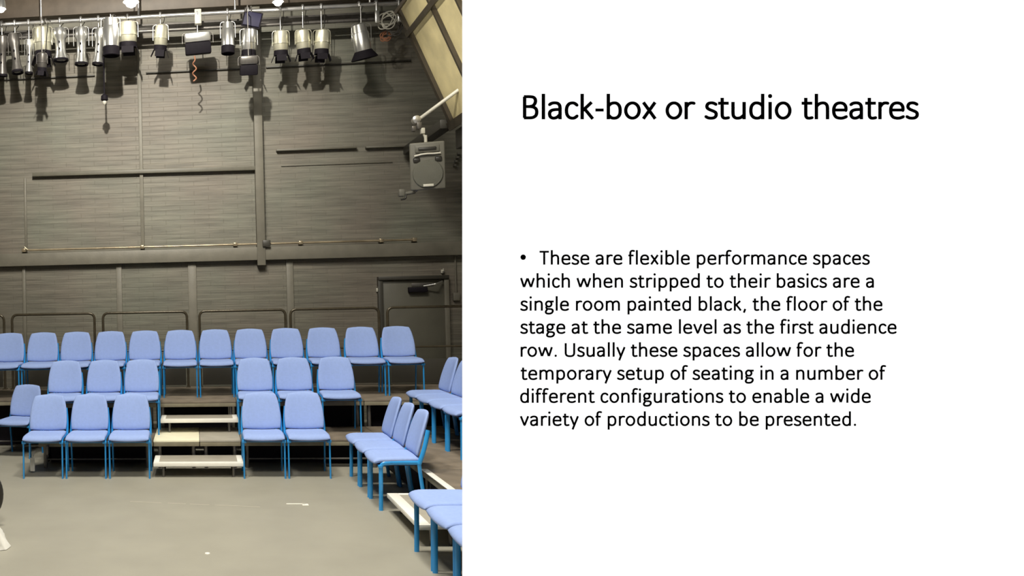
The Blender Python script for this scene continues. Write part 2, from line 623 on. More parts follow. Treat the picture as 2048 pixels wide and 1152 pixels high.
# ---------------------------------------------------------------- seating platforms
def platform(x0, x1, y0, y1, z, label, m='deckd', edge='edge', group=None):
    o = empty('stage_platform', ((x0 + x1) / 2, (y0 + y1) / 2, 0))
    hx, hy = (x1 - x0) / 2, (y1 - y0) / 2
    make('deck_board', box(nb(), -hx + .002, hx - .002, -hy + .002, hy - .002, z - .022, z, .003), m, o)
    fr = nb()
    for s in (-1, 1):
        box(fr, -hx + .004, hx - .004, s * (hy - .02) - .016, s * (hy - .02) + .016, z - .068, z - .023, .003)
        box(fr, s * (hx - .02) - .016, s * (hx - .02) + .016, -hy + .04, hy - .04, z - .068, z - .023, .003)
    make('deck_frame', fr, edge, o)
    for sx in (-1, 1):
        for sy in (-1, 1):
            make('leg', sweep(nb(), [(sx * (hx - .07), sy * (hy - .07), 0), (sx * (hx - .07), sy * (hy - .07), z - .024)], .022), 'steel', o)
    make('underdeck_shade', box(nb(), -hx + .09, hx - .09, -hy + .30, -hy + .31, .02, z - .07), 'blackm', o, smooth=False)  # added black sheets that darken the space under the deck
    make('underdeck_shade', box(nb(), -hx + .05, -hx + .06, -hy + .32, hy - .05, .02, z - .07), 'blackm', o, smooth=False)
    if z > .2:
        make('brace', sweep(nb(), [(-hx + .07, -hy + .07, .10), (hx - .07, -hy + .07, .10)], .010), 'steel', o)
    tag(o, label, 'platform', group or 'seating platforms')
    return o


P1F, P2F = 9.0, 9.9
xs0 = Z(306, 882, D1).x        # aisle edges
xsm = Z(399, 880, D1).x
xs1 = Z(482, 880, D1).x
XS = -1.83
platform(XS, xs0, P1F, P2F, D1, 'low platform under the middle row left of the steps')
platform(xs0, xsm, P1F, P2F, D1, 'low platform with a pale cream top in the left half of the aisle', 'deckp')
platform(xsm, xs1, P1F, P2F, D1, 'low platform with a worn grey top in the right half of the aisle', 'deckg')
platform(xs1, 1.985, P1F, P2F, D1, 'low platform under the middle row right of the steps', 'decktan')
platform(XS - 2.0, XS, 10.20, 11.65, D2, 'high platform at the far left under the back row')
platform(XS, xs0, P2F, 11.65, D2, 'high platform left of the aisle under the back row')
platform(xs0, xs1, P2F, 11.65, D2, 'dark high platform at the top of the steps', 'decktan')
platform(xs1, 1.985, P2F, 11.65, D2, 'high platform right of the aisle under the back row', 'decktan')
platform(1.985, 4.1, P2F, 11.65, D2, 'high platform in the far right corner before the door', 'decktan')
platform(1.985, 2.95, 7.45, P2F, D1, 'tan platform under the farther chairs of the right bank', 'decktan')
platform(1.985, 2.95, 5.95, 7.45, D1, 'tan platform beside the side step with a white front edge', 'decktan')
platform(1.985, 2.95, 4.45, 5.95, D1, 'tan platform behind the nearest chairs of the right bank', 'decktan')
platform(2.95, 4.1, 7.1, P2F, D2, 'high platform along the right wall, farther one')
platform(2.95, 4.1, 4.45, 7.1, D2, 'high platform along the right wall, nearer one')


def step(x0, x1, y0, y1, z, label, face, tread='deckg'):
    """small step block; face = side with the nosing ('front' = -y, 'left' = -x)"""
    o = empty('step_unit', ((x0 + x1) / 2, (y0 + y1) / 2, 0))
    hx, hy = (x1 - x0) / 2, (y1 - y0) / 2
    make('tread', box(nb(), -hx, hx, -hy, hy, z - .03, z - .002, .003), tread, o)
    n = nb()
    if face == 'front':
        box(n, -hx - .004, hx + .004, -hy - .006, -hy + .05, z - .040, z + .003, .002)
        for s in (-1, 1):
            box(n, min(s * (hx + .004), s * (hx - .055)), max(s * (hx + .004), s * (hx - .055)), -hy + .052, hy - .03, z - .032, z + .003, .002)
    else:
        box(n, -hx - .006, -hx + .085, -hy - .004, hy + .004, z - .035, z + .003, .002)
        for s in (-1, 1):
            box(n, -hx + .087, hx - .03, min(s * (hy + .004), s * (hy - .04)), max(s * (hy + .004), s * (hy - .04)), z - .03, z + .003, .002)
    make('nosing', n, 'white', o)
    for sx in (-1, 1):
        for sy in (-1, 1):
            make('leg', sweep(nb(), [(sx * (hx - .1), sy * (hy - .05), 0 if z < .3 else (D1 if face == 'front' else 0)), (sx * (hx - .1), sy * (hy - .05), z - .031)], .014), 'steel', o)
    tag(o, label, 'step', 'white edged steps')
    return o


sa0, sa1 = Z(309, 920, .16).x, Z(484, 918, .16).x
step(sa0, sa1, 8.55, 8.98, .16, 'low step with white edging standing on the floor at the foot of the aisle', 'front')
sb0, sb1 = Z(322, 838, .48).x, Z(475, 836, .48).x
step(sb0, sb1, 9.50, 9.88, .48, 'upper step with white edging standing on the aisle platform', 'front')
step(1.625, 1.965, 6.21, 7.20, .16, 'side step with broad white edging between the right bank chairs', 'left', 'deckg')
bm = nb()
box(bm, 1.972, 2.03, 5.97, 7.43, D1 + .0005, D1 + .006, .001)
tag(make('edge_strip', bm, 'white'), 'white edge strip lying on the front edge of the right platform', 'edge strip')

# guard rails on the back edge of the high platforms
RY = 11.55
tops = []
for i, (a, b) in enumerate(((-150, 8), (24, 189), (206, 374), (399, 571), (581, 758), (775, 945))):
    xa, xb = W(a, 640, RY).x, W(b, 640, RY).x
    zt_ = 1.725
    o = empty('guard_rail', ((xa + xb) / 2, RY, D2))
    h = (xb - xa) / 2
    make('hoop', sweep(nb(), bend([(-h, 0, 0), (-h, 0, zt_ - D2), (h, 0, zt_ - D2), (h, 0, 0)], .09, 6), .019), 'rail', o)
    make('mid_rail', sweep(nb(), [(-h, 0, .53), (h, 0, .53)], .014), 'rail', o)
    make('rail_shade_panel', box(nb(), -h + .03, h - .03, -.006, .006, .03, .36, .003), 'dframe', o)  # added dark panel standing in for shade behind the chair legs
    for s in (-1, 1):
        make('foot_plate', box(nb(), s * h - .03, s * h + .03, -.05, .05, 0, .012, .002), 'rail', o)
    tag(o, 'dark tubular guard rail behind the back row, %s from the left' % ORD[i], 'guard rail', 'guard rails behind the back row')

# ---------------------------------------------------------------- lighting rig
PY = 11.85
zp = W(300, 33, PY).z
xA, xB = -4.6, W(800, 33, PY).x
bm = nb()
sweep(bm, [(xA, PY, zp), (xB, PY, zp)], .030, n=16)
tag(make('scaffold_pipe', bm, 'pipe'), 'bright steel pipe spanning the top of the wall that carries the stage lights', 'pipe')
zq = W(300, 62, PY + .28).z
tag(make('scaffold_pipe', sweep(nb(), [(xA, PY + .28, zq), (xB + .1, PY + .28, zq)], .028, n=16), 'steel'), 'dull lower pipe behind the bright lighting pipe', 'pipe')
bm = nb()
box(bm, xA, xB, PY + .30, PY + .38, zp - .09, zp + .0, .006)
tag(make('cable_tray', bm, 'steel'), 'long grey cable tray just behind the lighting pipe', 'cable tray')
for px in (82, 277, 470, 740):
    x = W(px, 20, PY).x
    tag(make('drop_rod', sweep(nb(), [(x, PY, zp + .031), (x, PY, ZC)], .016, n=10), 'pipe'), 'steel rod holding up the lighting pipe, %s' % {82: 'above the cream lantern at far left', 277: 'right of the glaring lamp', 470: 'at the blue gel', 740: 'right of the tilted par lamp'}[px], 'rod')


def lantern(kind, px, ytop, ybot, wpx, label, tilt=0.0, lean=0.0, body='silver', dy=0.0, clampy=None, flare=1.0):
    y = PY + dy
    yo = dy
    p0 = W(px, ytop, y)
    p1 = W(px, ybot, y)
    L = p0.z - p1.z
    k = (p0 - CAM).length / FPX
    r = wpx * k * .5
    zc = zp if clampy is None else W(px, clampy, y).z
    o = empty({'profile': 'profile_spotlight', 'par': 'par_lamp', 'fresnel': 'fresnel_spotlight', 'flood': 'floodlight'}[kind], (W(px, ytop, y).x, PY, zc))
    # hook clamp
    cb = nb()
    sweep(cb, bend([(0, -.045, -.03), (0, -.045, .045), (0, .045, .045), (0, .045, .0)], .04, 5), .009, .016, (1, 0, 0))
    sweep(cb, [(0, -.045, -.03), (0, yo, -.05), (0, yo, p0.z - zc - .01 - L * .05)], .008)
    make('hook_clamp', cb, 'steel' if yo < -.32 else 'pipe', o)
    mt = Matrix.Translation((0, yo, p0.z - zc - L * .5)) @ Matrix.Rotation(lean, 4, 'Y') @ Matrix.Rotation(tilt, 4, 'X')
    h = L / 2
    # yoke: a U around the body
    yk = nb()
    yw = r * 1.16
    ytop_ = p0.z - zc + .0
    sweep(yk, bend([(-yw, yo, -h * 1.0 + ytop_), (-yw, yo, ytop_), (yw, yo, ytop_), (yw, yo, -h * 1.0 + ytop_)], .05, 4), .005, .013, (0, 1, 0))
    make('yoke', yk, body if kind != 'flood' else 'steel', o)
    b = nb()
    f = nb()
    if kind == 'profile':
        lathe(b, [(r * .45, h), (r * .85, h * .93), (r * 1.0, h * .7), (r * .98, h * .45), (r * .74, h * .3), (r * .70, -h * .3), (r * .74, -h * .55), (r * .98, -h * .85), (r * 1.0, -h * .9)], mtx=mt)
        lathe(f, [(r * 1.0, -h * .9), (r * 1.02, -h * 1.0), (r * .8, -h * 1.0), (r * .75, -h * .93)], mtx=mt)
        knob = nb()
        for q in (-.35, .05):
            sweep(knob, [mt @ Vector((0, -r * .6, h * q)), mt @ Vector((0, -r * 1.05, h * q))], .012, n=8)
    elif kind == 'par':
        lathe(b, [(r * .5, h), (r * .82, h * .93), (r * .9, h * .55), (r * .92, h * .5), (r, h * .45), (r, -h * .55)], mtx=mt)
        fl = flare
        lathe(f, [(r * 1.02, -h * .52), (r * 1.05 * fl, -h * .97), (r * .95 * fl, -h * 1.0), (r * .9, -h * .75)], mtx=mt)
    elif kind == 'fresnel':
        lathe(b, [(r * .55, h), (r * .9, h * .9), (r * 1.0, h * .65), (r * 1.0, -h * .25), (r * .95, -h * .3)], mtx=mt)
        lathe(b, [(r * 1.07, h * .25), (r * 1.07, h * .12)], mtx=mt)
        lathe(f, [(r * .95, -h * .3), (r * 1.0, -h * .62), (r * .85, -h * .62), (r * .8, -h * .4)], mtx=mt)
        dr = nb()
        for q in range(4):
            m2 = mt @ Matrix.Translation((0, 0, -h * .62)) @ Matrix.Rotation(q * PI / 2, 4, 'Z') @ Matrix.Translation((0, -r * .95, 0)) @ Matrix.Rotation(math.radians(-22), 4, 'X')
            box(dr, -r * .68, r * .68, -.003, .003, -h * .45, 0, 0, m2)
        make('barn_doors', dr, 'blackm', o)
    else:
        lathe_m = mt
        box(b, -r, r, -.09, .11, h * .1, h, .03, lathe_m)
        box(f, -r * .98, r * .98, -.085, .105, -h, h * .09, .02, lathe_m)
    hs = make('housing', b, body, o)
    if kind == 'profile':
        make('focus_knob', knob, 'blackm', hs)
    fr_ = make('front_rim' if kind != 'flood' else 'hood', f, 'blackm', o)
    if kind in ('profile', 'par', 'fresnel'):
        e = {'profile': -.93, 'par': -.76, 'fresnel': -.42}[kind]
        make('lens', lathe(nb(), [(r * .78, h * e), (r * .5, h * e - .01), (r * .05, h * e - .015)], mtx=mt), 'lens', fr_)
        ct = nb()
        sweep(ct, bend([mt @ Vector((0, 0, h * .97)), mt @ Vector((.03, .06, h * 1.25)), Vector((.06, .05 + yo * .5, .0)), Vector((.09, .06, -.01))], .06, 4), .006, n=6)
        make('power_cable', ct, 'rubber', o)
    tag(o, label, {'profile': 'spotlight', 'par': 'stage lamp', 'fresnel': 'spotlight', 'flood': 'floodlight'}[kind], 'stage lights on the pipe')
    return o


lantern('profile', 4, 72, 152, 20, 'grey profile spotlight at the left edge of the lighting pipe', .1, .05, 'steel')
lantern('profile', 30, 66, 148, 22, 'dark grey profile spotlight leaning outward, second on the pipe from the left edge', -.1, -.12, 'steel')
lantern('profile', 58, 78, 148, 15, 'slim silver profile spotlight left of the round cream lantern', 0, .04)
lantern('fresnel', 85, 54, 128, 32, 'round cream lantern with open barn doors, left of the domed silver one', .1, 0, 'cream')
lantern('fresnel', 84, 106, 150, 18, 'small dark lantern hanging beneath the round cream one', .2, .1, 'steel', dy=-.36)
lantern('profile', 120, 56, 122, 28, 'silver profile spotlight with a domed head and black front rim', 0, -.03)
lantern('profile', 162, 54, 130, 25, 'long silver profile spotlight with knobs, third from the glaring lamp', 0, .02)
lantern('profile', 197, 56, 130, 21, 'slim silver profile spotlight tucked left of the wide bright par lamp', 0, .09)
lantern('par', 221, 36, 112, 31, 'wide bright silver par lamp just left of the glaring lamp', .05, 0, 'silver', dy=-.30)
lantern('fresnel', 255, 44, 106, 34, 'pale lantern directly below the glaring lamp', .15, 0, 'cream', dy=.0)
lantern('fresnel', 321, 50, 112, 25, 'small lantern with a cream back and black front, left of the boxy floodlight', .2, .1, 'cream')
lantern('flood', 395, 66, 108, 50, 'boxy black floodlight with a silver lid and an orange cable below', .2, -.05)
lantern('par', 455, 44, 108, 24, 'narrow silver par lamp with black front beside the blue gel', 0, .02)
lantern('fresnel', 497, 58, 124, 28, 'small silver lantern in a yoke below the blue gel', .1, .05, 'silver')
lantern('flood', 497, 112, 150, 34, 'dark hooded lamp hanging low in front of the broad pillar strip', .3, 0, 'steel', dy=-.36)
lantern('fresnel', 561, 62, 122, 27, 'cream lantern in a wide yoke, first right of the pillar strip', .15, 0, 'cream')
lantern('fresnel', 606, 60, 118, 26, 'cream lantern tilted sideways in the middle of the three right of the pillar', .15, -.08, 'cream')
lantern('fresnel', 643, 60, 120, 27, 'cream lantern at the right of the three right of the pillar', .1, .06, 'cream')
lantern('par', 722, 48, 118, 30, 'large tilted silver par lamp with a flared black hood near the right end', .2, -.2, 'silver', dy=-.12, flare=1.55)

# glaring lamps above the pipe
for px, py, r, lab in ((262, 4, .11, 'glaring round lamp hanging above the middle of the left half of the pipe'), (556, 4, .075, 'glaring small lamp above the pipe right of the blue gel'), (2, 18, .07, 'warm glaring lamp at the upper left corner')):
    p = W(px, py, PY - .42)
    o = empty('work_lamp', p)
    make('housing', lathe(nb(), [(r * .4, .16), (r * .9, .12), (r * 1.1, 0), (r * 1.02, 0), (r * .8, .10)]), 'silver', o)
    make('bulb', lathe(nb(), [(r * .3, .09), (r * .75, .05), (r * .85, 0), (r * .6, -r * .5), (r * .2, -r * .72)]), 'bulb', o)
    make('hanger', sweep(nb(), [(0, 0, .15), (0, 0, ZC - p.z)], .010), 'steel', o)
    tag(o, lab, 'lamp', 'glaring lamps')
    l = bpy.data.lights.new('work_lamp_light', 'POINT')
    l.energy = 7 if r > .1 else 4
    l.color = WARM
    l.shadow_soft_size = .06
    lo = bpy.data.objects.new('work_lamp_light', l)
    C.objects.link(lo)
    lo.location = p + Vector((0, -.02, -r - .08))

# blue gel frame
p = W(503, 38, PY - .06)
o = empty('gel_frame', p)
make('gel_sheet', box(nb(), -.11, .13, -.01, .01, -.10, .10, .004, Matrix.Rotation(.25, 4, 'Y')), 'blue', o)
make('holder', box(nb(), -.13, .15, .012, .022, -.12, .12, .004, Matrix.Rotation(.25, 4, 'Y')), 'blackm', o)
make('clip', sweep(nb(), [(0, .02, .10), (0, .03, .20)], .012), 'steel', o)
tag(o, 'dark blue colour gel in a frame clipped to the lighting pipe', 'gel')

# small paper box clamped on the pipe
x = W(396, 36, PY).x
tag(make('pipe_clamp', box(nb(), x - .05, x + .05, PY - .05, PY + .05, zp - .16, zp + .06, .01), 'badge'), 'white block clamp gripping the pipe above the boxy floodlight', 'clamp')

# orange cable knot
bm = nb()
pts = []
for q in range(41):
    t = q / 40
    a = t * 5.2 * PI
    px = 389 + 3.5 * math.sin(a) * min(1, t * 3)
    pts.append(W(px, 112 + 52 * (t if t < .7 else .7 + (t - .7) * .9), PY - .05 + .02 * math.cos(a)))
sweep(bm, pts, .010, n=8)
tag(make('hanging_cable', bm, 'orange'), 'short knotted orange cable dangling under the boxy floodlight', 'cable')

# hanging microphone
p = W(209, 200, PY)
o = empty('hanging_microphone', p)
make('rod', sweep(nb(), [(0, 0, .06), (0, 0, W(209, 110, PY).z - p.z)], .013), 'blackm', o)
make('mount', lathe(nb(), [(.02, .09), (.05, .06), (.055, .0), (.03, -.02)]), 'blackm', o)
make('capsule', lathe(nb(), [(.02, .0), (.032, -.02), (.03, -.05), (.012, -.07)]), 'badge', o)
tag(o, 'small microphone hanging on a black rod against the wall', 'microphone')

# coil of cables and clamps at the right end of the pipe
for (px, py, rr, m, lab) in ((775, 40, .15, 'badge', 'tangle of pale cable looped at the right end of the pipe'), (790, 56, .13, 'steel', 'coil of grey cable hanging below the pale tangle'), (772, 72, .09, 'orange', 'short loop of reddish cable below the grey coil')):
    c = W(px, py, PY + .05)
    bm = nb()
    pts = []
    for q in range(120):
        a = q / 119 * 2 * PI * 4.3
        rad = rr * (.75 + .25 * math.sin(q * .37))
        pts.append(c + Vector((math.cos(a) * rad, .05 * math.sin(q * .23), math.sin(a * 1.03) * rad)))
    sweep(bm, pts, .009, n=6)
    tag(make('cable_coil', bm, m), lab, 'cable')
for px, lab in ((752, 'steel clamp hanging left of the cable tangle'), (797, 'steel clamp at the very end of the lighting pipe')):
    x = W(px, 30, PY).x
    bm = nb()
    sweep(bm, bend([(x, PY - .05, zp - .15), (x, PY - .05, zp + .05), (x, PY + .05, zp + .05), (x, PY + .05, zp)], .04, 4), .012, .02, (1, 0, 0))
    box(bm, x - .03, x + .03, PY - .09, PY - .03, zp - .30, zp - .12, .008)
    tag(make('hook_clamp', bm, 'silver'), lab, 'clamp')

# ---------------------------------------------------------------- loudspeaker on its arm
SY = 10.2
pc = W(853, 334, SY)
o = empty('loudspeaker', pc)
o.rotation_euler = (math.radians(4), math.radians(-.5), math.radians(-11))
hw_, hh = .207, .292
bm = nb()
vf = [(-hw_, -.16), (hw_, -.16), (hw_ * .72, .17), (-hw_ * .72, .17)]
lo = [bm.verts.new((x, y, -hh + (.02 if y > 0 else 0))) for x, y in vf]
hi = [bm.verts.new((x, y, hh)) for x, y in vf]
bm.faces.new(lo)
bm.faces.new(hi)
for k in range(4):
    bm.faces.new((lo[k], lo[(k + 1) % 4], hi[(k + 1) % 4], hi[k]))
bmesh.ops.bevel(bm, geom=list(bm.edges), offset=.022, segments=3, profile=.5, affect='EDGES')
make('cabinet', bm, 'spk', o)
RX = Matrix.Rotation(PI / 2, 4, 'X')
g = make('woofer_grille', lathe(nb(), [(.170, .158), (.178, .166), (.168, .176), (.05, .186), (.002, .187)], 40, Matrix.Translation((0, 0, -.095)) @ RX), 'grille', o)
make('horn', box(nb(), -.14, .14, -.176, -.158, .165, .252, .008), 'spk', o)
make('horn_throat', box(nb(), -.105, .105, -.180, -.170, .186, .226, .012), 'rubber', o)
make('horn_lip', sweep(nb(), [(-.15, -.172, .125), (-.07, -.178, .142), (0, -.18, .146), (.07, -.178, .142), (.15, -.172, .145)], .012), 'badge', o)
for s in (-1, 1):
    make('port', box(nb(), min(s * .085, s * .165), max(s * .085, s * .165), -.168, -.158, .05, .105, .014, None), 'rubber', o)
make('badge', box(nb(), -.06, .06, -.196, -.180, -.252, -.222, .003), 'badge', o)
make('top_bracket', sweep(nb(), [(0, 0, hh - .01), (0, 0, hh + .10)], .02), 'badge', o)
tag(o, 'grey box loudspeaker with round grille hung on the right near the ceiling arm', 'loudspeaker')

# the pole that carries it
a, b = W(828, 246, SY + .05), W(960, 148, SY - .3)
o = empty('support_arm', a)
make('pole', sweep(nb(), [(0, 0, 0), b - a], .022, n=14), 'badge', o)
j = W(832, 240, SY + .03) - a
make('joint', lathe(nb(), [(.03, -.05), (.05, -.04), (.05, .04), (.03, .05)], 16, Matrix.Translation(j) @ RX), 'pipe', o)
for (px, py, s, m) in ((838, 252, .028, 'steel'), (827, 258, .022, 'steel'), (845, 262, .024, 'badge')):
    q = W(px, py, SY) - a
    make('clamp', box(nb(), q.x - s, q.x + s, q.y - .03, q.y + .03, q.z - s * 1.5, q.z + s * 1.5, .006), m, o)
e = W(853, 284, SY) - a
make('strut', sweep(nb(), bend([W(838, 252, SY) - a, W(846, 266, SY) - a, e + Vector((0, 0, .02))], .03), .014), 'badge', o)
tag(o, 'pale slanting steel arm with a jointed clamp above the loudspeaker', 'bracket')
# clamps left below the loudspeaker
c0 = W(812, 388, SY + .15)
o = empty('wall_clamp', c0)
make('jaw', box(nb(), -.09, -.02, -.04, .04, -.03, .06, .01), 'spk', o)
make('bar', sweep(nb(), [(-.05, 0, .0), (.11, 0, .02)], .022), 'spk', o)
make('handle', sweep(nb(), bend([(0, 0, 0), (-.01, -.02, -.06), (-.07, -.02, -.07)], .02), .012), 'rubber', o)
make('stay', sweep(nb(), [(.10, 0, .02), (.20, -.10, .10)], .016), 'steel', o)
tag(o, 'dark clamp sticking out at the lower left of the loudspeaker', 'clamp')
c0 = W(914, 320, YB - .05)
bm = nb()
for q in range(4):
    box(bm, c0.x - .05 + q * .02, c0.x - .01 + q * .02, c0.y - .03, YB - .002, c0.z - .10 + q * .06, c0.z - .06 + q * .06, .008)
tag(make('wall_fitting', bm, 'spk'), 'small grey fitting on the dark wall right of the loudspeaker', 'fitting')

# ---------------------------------------------------------------- sloping lined soffit at the upper right
o = empty('roof_slope', (0, 0, 0))
E0 = W(822, 66, 10.6)       # upper edge of the steep face, far end
E1 = W(908, 252, 10.6)      # lower edge, far end
xT, zT, xBm, zBm = E0.x, E0.z, E1.x, E1.z
dv = Vector((xBm - xT, 0, zBm - zT))
Ls = dv.length
dn = dv.normalized()
nrm = Vector((-dn.z, 0, dn.x))
if nrm.x > 0:
    nrm = -nrm


def slab(bm, p, q, y0, y1, off0, off1):
    """plate between the lines p and q (x, z) running from y0 to y1, thick along nrm"""
    P, Q = Vector((p[0], 0, p[1])), Vector((q[0], 0, q[1]))
    d_ = (Q - P).normalized()
    nn = Vector((d_.z, 0, -d_.x))
    if nn.x > 0:
        nn = -nn
    vs = []
    for y in (y0, y1):
        for (c_, of) in ((P, off0), (Q, off0), (Q, off1), (P, off1)):
            v = c_ + nn * of
            vs.append(bm.verts.new((v.x, y, v.z)))
    for f_ in ((0, 1, 2, 3), (4, 5, 6, 7), (0, 1, 5, 4), (1, 2, 6, 5), (2, 3, 7, 6), (3, 0, 4, 7)):
        bm.faces.new([vs[k] for k in f_])
    return bm


TL = (xT - .13, zT + .30)
make('steep_board', slab(nb(), (xT, zT), (xBm, zBm), 4.6, 10.6, -.04, 0), 'plaster', o, smooth=False)
make('upper_board', slab(nb(), TL, (xT, zT), 4.6, 10.6, -.04, 0), 'plaster', o, smooth=False)
for y in (10.6, 9.62, 8.95, 8.0, 7.1, 6.2, 5.3):
    wd = .085 if y > 10.5 else .045
    make('batten', slab(nb(), (xT, zT), (xBm, zBm), y - wd, y, 0.001, .05), 'dbar', o, smooth=False)
    make('batten', slab(nb(), TL, (xT, zT), y - .05, y, 0.001, .05), 'dbar' if y != 10.6 else 'dbar', o, smooth=False)
def along(t, a_, b_):
    return (a_[0] + (b_[0] - a_[0]) * t, a_[1] + (b_[1] - a_[1]) * t)
make('batten', slab(nb(), along(-.02, (xT, zT), (xBm, zBm)), along(.03, (xT, zT), (xBm, zBm)), 4.6, 10.6, .052, .08), 'dbar', o, smooth=False)
make('batten', slab(nb(), along(.95, (xT, zT), (xBm, zBm)), along(1.03, (xT, zT), (xBm, zBm)), 4.6, 10.6, .052, .08), 'dbar', o, smooth=False)
make('batten', slab(nb(), along(-.05, TL, (xT, zT)), along(.07, TL, (xT, zT)), 4.6, 10.6, .052, .08), 'wood', o, smooth=False)
tag(o, 'sloping cream boarded roof slope with dark battens at the upper right', 'roof panel')
o['kind'] = 'structure'
# dark boxed edge that closes the slope against the right wall
bm = nb()
box(bm, xBm + .02, XR, 4.6, 10.62, zBm - .30, zBm - .05, .01)
struct('trim_17', bm, 'dframe')
bm = nb()
box(bm, xBm - .16, xBm + .0, 10.64, 12.5, zBm - .02, zBm + .10, .01)
struct('trim_18', bm, 'dframe')

# ---------------------------------------------------------------- small things on the floor
p = Z(597, 1008)
bm = nb()
box(bm, p.x - .11, p.x + .06, p.y - .012, p.y + .012, .0005, .003, 0)
box(bm, p.x + .03, p.x + .085, p.y - .06, p.y - .0, .0005, .003, 0)
tag(make('floor_tape', bm, 'chalk', smooth=False), 'small white L shaped tape mark on the floor', 'tape mark')
p = Z(415, 1107)
tag(make('paper_scrap', lathe(nb(), [(.02, .0005), (.018, .004), (.002, .005)], 9, Matrix.Translation((p.x, p.y, 0))), 'chalk'), 'tiny white scrap lying on the bare floor near the bottom', 'paper scrap')
a, b = Z(260, 1003), Z(520, 1014)
bm = nb()
dd = (b - a)
for t0, t1 in ((0, .25), (.30, .44), (.47, .62), (.66, 1.0)):
    q0, q1 = a + dd * t0, a + dd * t1
    ys = .006
    vs = [bm.verts.new((q0.x, q0.y - ys, .0012)), bm.verts.new((q1.x, q1.y - ys, .0012)), bm.verts.new((q1.x, q1.y + ys, .0012)), bm.verts.new((q0.x, q0.y + ys, .0012))]
    bm.faces.new(vs)
tag(make('floor_scratch', bm, 'scuff', smooth=False), 'faint pale scratch line across the floor', 'scratch')
# white tag and small grey tag under the first chair
p = W(65, 929, 8.80)
o = empty('paper_tag', p)
make('sheet', box(nb(), -.025, .025, -.004, .004, -.075, .075, .003), 'paper', o)
make('string', sweep(nb(), [(0, 0, .07), (0, .15, .22 - p.z + .0)], .003, n=6), 'paper', o)
tag(o, 'white paper tag hanging under the leftmost front chair', 'tag')
p = W(94, 901, 8.90)
tag(make('cable_tag', box(nb(), p.x - .012, p.x + .012, p.y, p.y + .08, p.z - .05, p.z + .05, .003), 'steel'), 'small grey tag on the platform frame behind the leftmost front chair', 'tag')

# hoop and white bag at the lower left
c = Z(-54, 1052)
o = empty('black_hoop', (c.x, c.y, 0))
R_ = .25
pts = [(math.cos(a) * R_, 0, R_ + .02 + math.sin(a) * R_) for a in [2 * PI * k / 48 for k in range(49)]]
make('rim', sweep(nb(), pts, .02, bn=(0, 1, 0), n=10, cap=False), 'rubber', o)
make('inner_rim', sweep(nb(), [(x * .90, 0, (z - R_ - .013) * .90 + R_ + .013) for x, y, z in pts], .006, bn=(0, 1, 0), n=8, cap=False), 'pipe', o)
sp_ = nb()
for k in range(12):
    a = 2 * PI * k / 12
    sweep(sp_, [(0, 0, R_ + .013), (math.cos(a) * R_ * .9, 0, R_ + .013 + math.sin(a) * R_ * .9)], .002, n=5)
make('spokes', sp_, 'pipe', o)
make('hub', lathe(nb(), [(.02, -.03), (.025, -.02), (.025, .02), (.02, .03)], 14, Matrix.Translation((0, 0, R_ + .013)) @ RX), 'steel', o)
tag(o, 'black rimmed wheel whose edge shows at the lower left', 'wheel')
c = Z(-8, 1096)
o = empty('paper_bag', (c.x, c.y, 0))


def bag():
    bm = nb()
    n = 10
    rings = []
    for j in range(7):
        t = j / 6
        ring = []
        for k in range(24):
            a = 2 * PI * k / 24
            sx = .105 * (1 - .62 * t) * (abs(math.cos(a)) ** .5) * (1 if math.cos(a) >= 0 else -1)
            sy = .07 * (1 - .5 * t) * (abs(math.sin(a)) ** .5) * (1 if math.sin(a) >= 0 else -1)
            wob = .006 * math.sin(5 * a + j * 1.7)
            ring.append(bm.verts.new((sx + wob - .03 * t, sy + wob, .004 + t * .19)))
        rings.append(ring)
    for i in range(6):
        for k in range(24):
            bm.faces.new((rings[i][k], rings[i][(k + 1) % 24], rings[i + 1][(k + 1) % 24], rings[i + 1][k]))
    bm.faces.new(rings[0])
    bm.faces.new(rings[-1])
    return bm


make('bag_body', bag(), 'paper', o)
tag(o, 'crumpled white bag standing on the floor at the lower left', 'bag')

# ---------------------------------------------------------------- the slide's white text half, added as a glowing panel
SD = 3.9
K = SD / FPX                                  # metres per pixel of the photograph on the page
x0s, x1s = (925.0 - PPX) * K, (2075.0 - PPX) * K
y1s, y0s = (PPY + 25) * K, (PPY - 1185) * K
scr = empty('slide_page')
scr.matrix_world = Matrix(((rt.x, up.x, -fw.x, fw.x * SD), (rt.y, up.y, -fw.y, fw.y * SD), (rt.z, up.z, -fw.z, EYE + fw.z * SD), (0, 0, 0, 1)))
make('page_face', box(nb(), x0s, x1s, y0s, y1s, -.003, 0), 'page', scr, smooth=False)
make('casing', box(nb(), x0s + .05, x1s - .05, y0s + .05, y1s - .05, -.062, -.0035, .006), 'casing', scr)
inv = scr.matrix_world.inverted()
for t in (.12, .88):  # stand made up to carry the slide's text half
    xx = x0s + (x1s - x0s) * t
    b = nb()
    topp = Vector((xx, y0s + .5, -.085))
    wtop = scr.matrix_world @ topp
    foot = Vector((wtop.x, wtop.y, .03))
    sweep(b, [topp, inv @ foot], .022)
    make('stand_post', b, 'steel', scr)
    b = nb()
    mm = inv @ Matrix.Translation((wtop.x, wtop.y, 0)) @ Matrix.Rotation(YAW, 4, 'Z')
    box(b, -.05, .05, -.14, .20, 0.0, .03, .008, mm)
    make('stand_foot', b, 'steel', scr)
tag(scr, 'added glowing white slide screen with black lecture text on the right', 'page')

